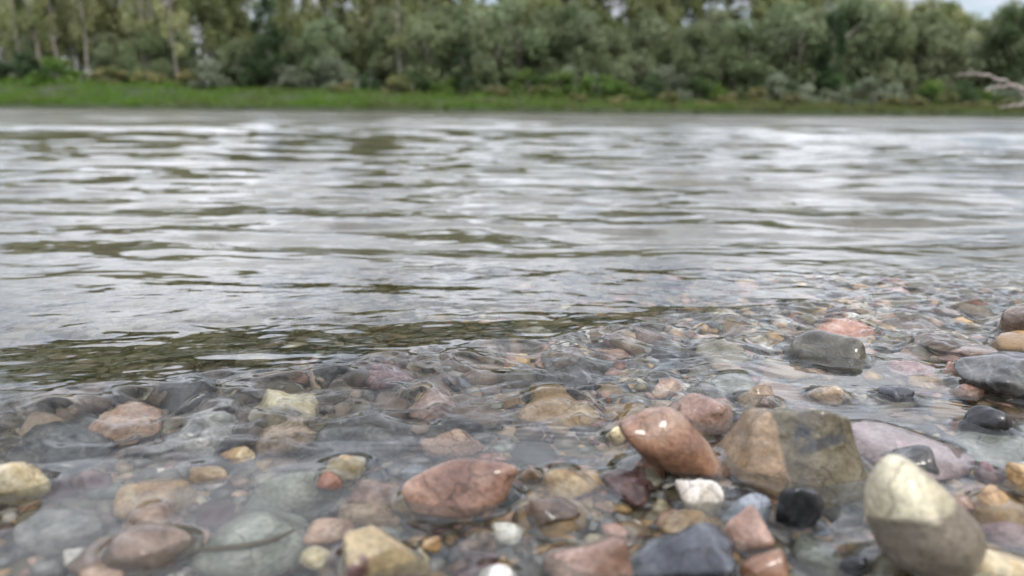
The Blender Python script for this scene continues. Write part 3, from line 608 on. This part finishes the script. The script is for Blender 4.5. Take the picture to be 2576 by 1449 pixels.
# ------------------------------------------------------------------ far bank: grass, shrubs, trees
def quads(c, a, b):
    n = len(c); V_ = np.stack([c - a - b * 0.5, c - a * 0.1 + b, c + a, c - a * 0.1 - b], 1).reshape(-1, 3)
    return V_, np.arange(4 * n).reshape(-1, 4)
def rand_dirs(g, n): 
    v = g.randn(n, 3); return v / np.linalg.norm(v, axis=1, keepdims=True)
def crown_mesh(name, seed, height, radius, lobes, leaves, leaf, base, shape, cols):
    """leaf-sized faces in uneven clumps around an envelope"""
    g = np.random.RandomState(seed); P = []; CI = []
    per = leaves // lobes
    for i in range(lobes):
        t = g.rand() if shape != 'shrub' else g.rand() ** 1.3
        z = base + (height - base) * t
        if shape == 'poplar': env = radius * (0.35 + 0.75 * math.sin(math.pi * min(1, 0.12 + 0.85 * t)) ** 0.8)
        elif shape == 'willow': env = radius * (math.sqrt(max(0.03, 1 - (max(0, t - 0.30) / 0.70) ** 2)) if t > 0.30 else 0.75 + 0.8 * t)
        else: env = radius * math.sqrt(max(0.05, 1 - t * t))
        an = g.rand() * 6.28; q = env * math.sqrt(g.uniform(0.25, 1.0))
        lr = radius * g.uniform(0.28, 0.50); lz = lr * (1.5 if shape == 'poplar' else 0.9)
        d = rand_dirs(g, per); rr = g.rand(per, 1) ** 0.45
        P.append(np.array([q * math.cos(an), q * math.sin(an), z]) + d * rr * np.array([lr, lr, lz])); CI.append(np.full(per, g.randint(3)))
    P = np.concatenate(P); CI = np.concatenate(CI); P[:, 2] = np.maximum(P[:, 2], 0.05); n = len(P)
    a = rand_dirs(g, n) * np.array([1, 1, 1.1]); b = np.cross(a, rand_dirs(g, n)); b /= np.linalg.norm(b, axis=1, keepdims=True) + 1e-6
    ls = leaf * g.uniform(0.6, 1.4, (n, 1))
    V_, F = quads(P, a * ls, b * ls * 0.42)
    cc = np.array(cols)[CI] * g.uniform(0.75, 1.25, (n, 1)); cc = np.concatenate([cc, np.ones((n, 1))], 1)
    return mesh(name, V_, F, M_LEAF, False, np.repeat(cc, 4, 0))
def tube(pts, rad, seg=7):
    pts = np.array(pts, float); n = len(pts); V_ = []
    for i in range(n):
        t = pts[min(n - 1, i + 1)] - pts[max(0, i - 1)]; t /= np.linalg.norm(t)
        u = np.cross(t, [0.3, 0.9, 0.1]); u /= np.linalg.norm(u); v = np.cross(t, u)
        for k in range(seg):
            a = 2 * math.pi * k / seg; V_.append(pts[i] + rad[i] * (math.cos(a) * u + math.sin(a) * v))
    F = [[i * seg + k, i * seg + (k + 1) % seg, (i + 1) * seg + (k + 1) % seg, (i + 1) * seg + k] for i in range(n - 1) for k in range(seg)]
    return np.array(V_), np.array(F)
def join(parts):
    vs, fs, b = [], [], 0
    for V_, F in parts: vs.append(V_); fs.append(F + b); b += len(V_)
    return np.concatenate(vs), np.concatenate(fs)
def trunk_mesh(name, seed, height, r0, limbs, spread, stems=1):
    g = np.random.RandomState(seed); parts = []
    for s_ in range(stems):
        lean = g.randn(2) * (0.05 if stems == 1 else 0.22); zs = np.linspace(-0.3, height, 8)
        pts = [(lean[0] * z + 0.12 * g.randn() * (i > 1), lean[1] * z + 0.12 * g.randn() * (i > 1), z) for i, z in enumerate(zs)]
        parts.append(tube(pts, [r0 * (1 - 0.88 * i / 7) for i in range(8)]))
        for l in range(limbs):
            i = g.randint(2, 7); p = np.array(pts[i]); a = g.rand() * 6.28; ln = spread * g.uniform(0.5, 1.0)
            q = p + np.array([math.cos(a) * ln * .5, math.sin(a) * ln * .5, ln * 0.45]); e = p + np.array([math.cos(a) * ln, math.sin(a) * ln, ln * 1.1])
            parts.append(tube([p, q, e], [r0 * 0.38, r0 * 0.25, r0 * 0.08], 5))
    V_, F = join(parts); return mesh(name, V_, F, M_BARK)
GREY = [(.165, .20, .098), (.205, .24, .13), (.13, .165, .075)]
OLIVE = [(.225, .25, .10), (.27, .285, .135), (.16, .19, .072)]
DARK = [(.045, .075, .025), (.06, .095, .035), (.035, .055, .02)]
BRIGHT = [(.10, .155, .028), (.13, .18, .042), (.065, .11, .022)]
STRAW = [(.20, .19, .075), (.24, .22, .10), (.14, .15, .055)]
SILVER = [(.17, .20, .125), (.21, .235, .155), (.12, .145, .085)]
KIND = {}
for i in range(5):
    KIND.setdefault('willow', []).append((crown_mesh('crown', 60 + i, 8.0, 3.1, 34 + 3 * i, 12500, 0.19, 0.4, 'willow', GREY), trunk_mesh('trunk', 60 + i, 6.3, 0.17, 4, 1.6, 3)))
for i in range(5):
    KIND.setdefault('poplar', []).append((crown_mesh('crown', 80 + i, 15.0, 2.2, 36 + 2 * i, 9000, 0.20, 2.6, 'poplar', OLIVE), trunk_mesh('trunk', 80 + i, 14.2, 0.19, 9, 1.3)))
for i in range(3):
    KIND.setdefault('pale', []).append((crown_mesh('crown', 140 + i, 14.0, 1.5, 18, 1500, 0.17, 3.5, 'poplar', OLIVE), trunk_mesh('trunk', 140 + i, 13.6, 0.17, 12, 1.2)))
for i in range(2):
    KIND.setdefault('dark', []).append((crown_mesh('crown', 95 + i, 9.6, 1.7, 26, 5200, 0.17, 1.2, 'poplar', DARK), trunk_mesh('trunk', 95 + i, 8.8, 0.16, 5, 1.0)))
for nm, cl in (('bright', BRIGHT), ('dark_shrub', DARK), ('straw', STRAW), ('silver', SILVER)):
    for i in range(2):
        KIND.setdefault(nm, []).append((crown_mesh('foliage', 110 + i + len(nm), 2.0, 1.25, 14, 2300, 0.12, 0.1, 'shrub', cl), trunk_mesh('stem', 110 + i, 1.3, 0.03, 2, 0.5, 4)))
def far(u, y): 
    """x on the far bank for a column of the picture at depth y"""
    d = ray(u, 285); return d[0] / d[1] * y
PLANTS = []
def plant(kind, u, back, height, wide=1.0, var=0, rz=0.0):
    x0 = far(u, 66); back += 0 if back > 12.5 else 2.2; y = float(edge_y(np.array(x0))) + back; x = far(u, y); z = float(bank_z(np.array(x), np.array(y)))
    cm, tm = KIND[kind][var % len(KIND[kind])]
    nm = {'willow': 'willow_tree', 'poplar': 'poplar_tree', 'dark': 'dark_tree', 'pale': 'pale_trunked_tree', 'bright': 'bright_shrub', 'dark_shrub': 'dark_shrub', 'straw': 'straw_shrub', 'silver': 'silver_shrub'}[kind]
    h0 = {'willow': 8.0, 'poplar': 15.0, 'dark': 9.6, 'pale': 14.0}.get(kind, 2.0)
    e = obj(nm, None, loc=(x, y, z - 0.05), rot=(0, 0, rz), scale=(height / h0 * wide,) * 2 + (height / h0,))
    tree = kind in ('willow', 'poplar', 'dark', 'pale')
    obj('crown' if tree else 'foliage', cm, e); obj('trunk' if tree else 'stem', tm, e)
    PLANTS.append((kind, u, e)); return e
g = np.random.RandomState(5)
def topline(u):      # how tall the wood stands: high on the left, low on the right
    return np.interp(u, [0, 500, 900, 1400, 1800, 2150, 2350, 2576], [18, 17.5, 16, 15, 13.4, 11.8, 10.4, 9.6])
for row, (back, n) in enumerate(((17, 15), (22, 15), (28, 14))):
    for i in range(n):
        u = -30 + (2640) * (i + 0.5 + g.uniform(-.35, .35)) / n; hh = topline(u)
        plant('poplar', u, back + g.uniform(-2, 2) + 4, hh * g.uniform(0.86, 1.10) * (1 + 0.05 * row), g.uniform(0.85, 1.25) * min(1.5, 15 / hh), g.randint(5), g.rand() * 6.28)
for row, (back, n, hs) in enumerate(((13, 16, 0.62), (17, 15, 0.74))):
    for i in range(n):
        u = -20 + 2620 * (i + 0.5 + g.uniform(-.4, .4)) / n
        base_h = 4.2 + 3.8 * sm(400, 1500, u)
        plant('willow', u, back + g.uniform(-1.5, 1.5), base_h * g.uniform(0.8, 1.2) * (0.85 + hs * .3), g.uniform(0.85, 1.15), g.randint(5), g.rand() * 6.28)
for u, h_, wd in ((2532, 9.6, 1.15), (2075, 8.4, 0.8), (690, 8.0, 1.2), (1165, 4.2, 1.3)):
    plant('dark', u, 8.5 if u != 1165 else 6, h_, wd, int(u) % 2, u)
for u, h_ in ((1560, 17), (1085, 17), (1640, 15.5), (2060, 13), (1000, 17)):
    plant('poplar', u, 24, h_, 1.15, u, u)
for q, u in enumerate((70, 118, 165, 232, 372, 398, 455, 1010)):
    plant('pale', u, 12.8 + (q % 3), (15.5 if u < 600 else 13.5) * (0.95 + 0.05 * (q % 3)), 0.9, q, q * 1.3)
for kind, lst in {
    'bright': [(1130, 6.5, 2.4, 1.0), (1400, 5.5, 2.2, 1.5), (1510, 6, 3.0, 1.2), (1330, 7, 2.4, 1.2), (1600, 5, 1.6, 0.9), (2330, 6, 2.3, 1.2), (2480, 6, 2.6, 1.0), (150, 7, 2.2, 1.6), (1790, 6, 2.6, .8)],
    'dark_shrub': [(930, 6.5, 1.6, 0.9), (1040, 7.5, 2.2, 1.2), (1640, 6.5, 2.2, 1.0), (1760, 6.5, 2.4, 1.0), (1950, 7, 2.6, 1.2), (2110, 7, 2.8, 1.2), (2420, 5.5, 2.4, 1.0), (60, 9, 2.6, 1.4), (620, 8, 2.6, 1.2)],
    'straw': [(285, 7, 1.6, 1.7), (870, 5.5, 1.4, 1.4), (1000, 5.5, 1.6, 1.5), (1250, 5, 1.2, 1.4), (1360, 4.5, 1.1, 1.6), (1830, 4, 1.4, 1.2), (1900, 4, 1.3, 1.2), (2290, 3, 1.5, 1.3), (2380, 3.5, 1.5, 1.1), (2480, 3, 1.2, 1.5), (2150, 3.6, 1.2, 1.4), (1560, 2.2, 1.0, 1.6), (1680, 1.6, 1.1, 1.5), (1770, 1.4, 0.9, 1.8), (1990, 1.0, 1.2, 1.4), (2080, 0.8, 0.9, 1.7), (2240, 0.6, 1.0, 1.5), (2430, 0.7, 1.1, 1.5), (2540, 0.6, 1.2, 1.5), (1450, 2.4, 0.9, 1.6), (480, 7, 1.6, 1.5), (380, 8, 1.9, 1.3)],
    'silver': [(2195, 3.0, 3.2, 1.1), (2040, 3.6, 1.9, 1.2), (2100, 5, 2.2, 1.1), (1960, 6, 2.6, 1.0), (740, 7, 3.0, 1.2), (560, 7, 2.6, 1.3), (1450, 8, 3.4, 1.1), (1680, 7, 3.2, 1.2), (2540, 6, 3.4, 1.2), (840, 8, 3, 1.2)]}.items():
    for q, (u, back, h_, wd) in enumerate(lst): plant(kind, u, back, h_, wd, q, u * 0.7)
WORDS = {'willow': ('bushy grey-green willow on the far bank', 'tree', 'willows on the far bank', 'willows'),
         'poplar': ('tall slender yellow-green poplar rising behind the willows', 'tree', 'poplars behind the willows', 'poplars'),
         'pale': ('slender pale-trunked tree with sparse leaves in front of the wood', 'tree', 'pale-trunked trees on the far bank', 'pale trees'),
         'dark': ('dense dark green tree on the far bank', 'tree', 'dark trees on the far bank', 'dark trees'),
         'bright': ('fresh bright green shrub at the foot of the wood', 'shrub', 'bright shrubs on the far bank', 'bright shrubs'),
         'dark_shrub': ('deep green shrub at the foot of the wood', 'shrub', 'deep green shrubs on the far bank', 'deep green shrubs'),
         'straw': ('pale straw-green low shrub in the bank grass', 'shrub', 'straw-green shrubs on the far bank', 'straw-green shrubs'),
         'silver': ('silvery grey-green rounded shrub on the far bank', 'shrub', 'silvery shrubs on the far bank', 'silvery shrubs')}
ORDN = ['first', 'second', 'third', 'fourth', 'fifth', 'sixth', 'seventh', 'eighth', 'ninth', 'tenth', 'eleventh', 'twelfth', 'thirteenth', 'fourteenth', 'fifteenth', 'sixteenth', 'seventeenth', 'eighteenth', 'nineteenth', 'twentieth']
TENS = {20: 'twenty', 30: 'thirty', 40: 'forty'}
def ordn(i):
    if i < 20: return ORDN[i]
    if (i + 1) % 10 == 0: return {30: 'thirtieth', 40: 'fortieth', 50: 'fiftieth'}[i + 1]
    return TENS[(i + 1) // 10 * 10] + '-' + ORDN[(i + 1) % 10 - 1]
for kd, (txt, cat, grp, pl) in WORDS.items():
    for i, (k, u, e) in enumerate(sorted([p for p in PLANTS if p[0] == kd], key=lambda p: p[1])):
        e['label'] = f'{txt}, {ordn(i)} from the left'; e['category'] = cat; e['group'] = grp
# grass on the bank
g = np.random.RandomState(9); n = 60000
x = g.uniform(-56, 56, n); d = 12 * g.rand(n) ** 1.4 + 0.12; y = edge_y(x) + d; z = bank_z(x, y)
hgt = g.uniform(0.22, 0.60, n) * np.clip(0.95 + 0.9 * perlin(x * 0.4, y * 0.4, 61) + 0.5 * perlin(x * 1.3, y * 1.3, 63), 0.3, 2.2); az = g.rand(n) * 6.28; wdt = g.uniform(0.02, 0.05, n)
c = np.stack([x, y, z - 0.03], -1); bx_ = np.stack([np.cos(az), np.sin(az), 0 * az], -1) * wdt[:, None]
tip = c + np.stack([g.randn(n) * 0.16, g.randn(n) * 0.16 - 0.05, hgt], -1)
V_ = np.stack([c - bx_, c + bx_, tip], 1).reshape(-1, 3)
mixp = np.clip(0.5 + 0.9 * perlin(x * 0.16, y * 0.5, 62) + 0.012 * x + g.randn(n) * 0.15, 0, 1)[:, None]
cc = (1 - mixp) * np.array([.085, .165, .016]) + mixp * np.array([.105, .118, .040]); cc = cc * g.uniform(0.7, 1.3, (n, 1))
obj('bank_grass', mesh('bank_grass', V_, np.arange(3 * n).reshape(-1, 3), M_GRASS, False, np.repeat(np.concatenate([cc, np.ones((n, 1))], 1), 3, 0)), None, 'lush green grass along the far water edge', 'grass', None, 'stuff')
# far wood behind the rows of trees
g = np.random.RandomState(15); P = []; 
n = 60000
x = g.uniform(-75, 75, n); hmax = np.interp(x, [-60, -25, 0, 25, 50], [14.5, 13.5, 12.0, 8.8, 6.8]); z = 1.2 + hmax * g.rand(n) ** 0.9 * (0.85 + 0.35 * perlin(x * 0.25, x * 0 + .5, 71)); y = edge_y(x) + 36 + g.uniform(0, 12, n)
a = rand_dirs(g, n) * 0.36 * g.uniform(.6, 1.4, (n, 1)); b = np.cross(a, rand_dirs(g, n)) * 0.45
V_, F = quads(np.stack([x, y, z], -1), a, b); cc = np.array([(.19, .21, .11)]) * g.uniform(.6, 1.4, (n, 1))
obj('far_wood', mesh('far_wood', V_, F, M_LEAF, False, np.repeat(np.concatenate([cc, np.ones((n, 1))], 1), 4, 0)), None, 'dim undergrowth of the wood behind the poplars', 'wood', None, 'stuff')

# ------------------------------------------------------------------ dead branch reaching in from the right
def brp(u, v, y):
    d = ray(u, v); return CAM + d * (y / d[1])
db = obj('dead_branch', None, loc=(0, 0, 0), label='bleached dead branch reaching in over the water at the edge of view', cat='branch')
base_p = brp(3000, 330, 5.6); base_p[2] = float(bed_z(np.array(base_p[0]), np.array(base_p[1]))) + 0.05
lims = [('limb', [base_p, brp(2760, 285, 5.3), brp(2620, 238, 5.1), brp(2540, 212, 5.0), brp(2490, 190, 4.95), brp(2450, 188, 4.9), brp(2400, 192, 4.9)], [.055, .045, .034, .026, .018, .013, .005]),
        ('twig_shape', [brp(2580, 225, 5.05), brp(2530, 215, 4.95), brp(2500, 222, 4.9), brp(2472, 226, 4.85)], [.022, .017, .014, .008]),
        ('twig_shape', [brp(2620, 238, 5.1), brp(2570, 262, 4.9), brp(2535, 270, 4.85), brp(2510, 268, 4.8)], [.024, .018, .014, .007]),
        ('twig_shape', [brp(2555, 216, 5.0), brp(2585, 250, 4.95), brp(2620, 290, 4.9), brp(2660, 330, 4.9)], [.016, .014, .012, .008]),
        ('twig_shape', [brp(2480, 189, 4.93), brp(2455, 181, 4.9), brp(2430, 183, 4.9)], [.010, .007, .004])]
for nm, pts, rad in lims:
    pts = np.array(pts); t = np.linspace(0, len(pts) - 1, (len(pts) - 1) * 5 + 1); i = np.minimum(t.astype(int), len(pts) - 2); f = (t - i)[:, None]
    pp = pts[i] * (1 - f) + pts[i + 1] * f; gg = np.random.RandomState(len(pp)); pp[1:-1] += gg.randn(len(pp) - 2, 3) * 0.006
    rad = [q * 0.58 for q in rad]; rr = np.array(rad)[i] * (1 - f[:, 0]) + np.array(rad)[i + 1] * f[:, 0]; rr *= gg.uniform(0.85, 1.15, len(rr))
    V_, F = tube(pp, rr, 9); obj(nm, mesh(nm, V_, F, M_DEAD), db)

# dark reflection streak on the broad slab, built as an added solid tube
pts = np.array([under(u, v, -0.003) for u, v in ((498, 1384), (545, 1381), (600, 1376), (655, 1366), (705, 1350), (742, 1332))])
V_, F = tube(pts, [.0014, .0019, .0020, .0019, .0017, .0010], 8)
M_STREAK = ground_mat('reflection_streak', [(0.3, (0.035, 0.024, 0.010)), (0.5, (0.06, 0.042, 0.018)), (0.7, (0.09, 0.065, 0.03))], 120, 0.5, 0.5, 400, 0.001)
obj('twig_shape', mesh('twig_shape', V_, F, M_STREAK), None, 'thin dark brown streak of reflection, shaped as a tube, on the broad green-grey slab', 'twig_shape')
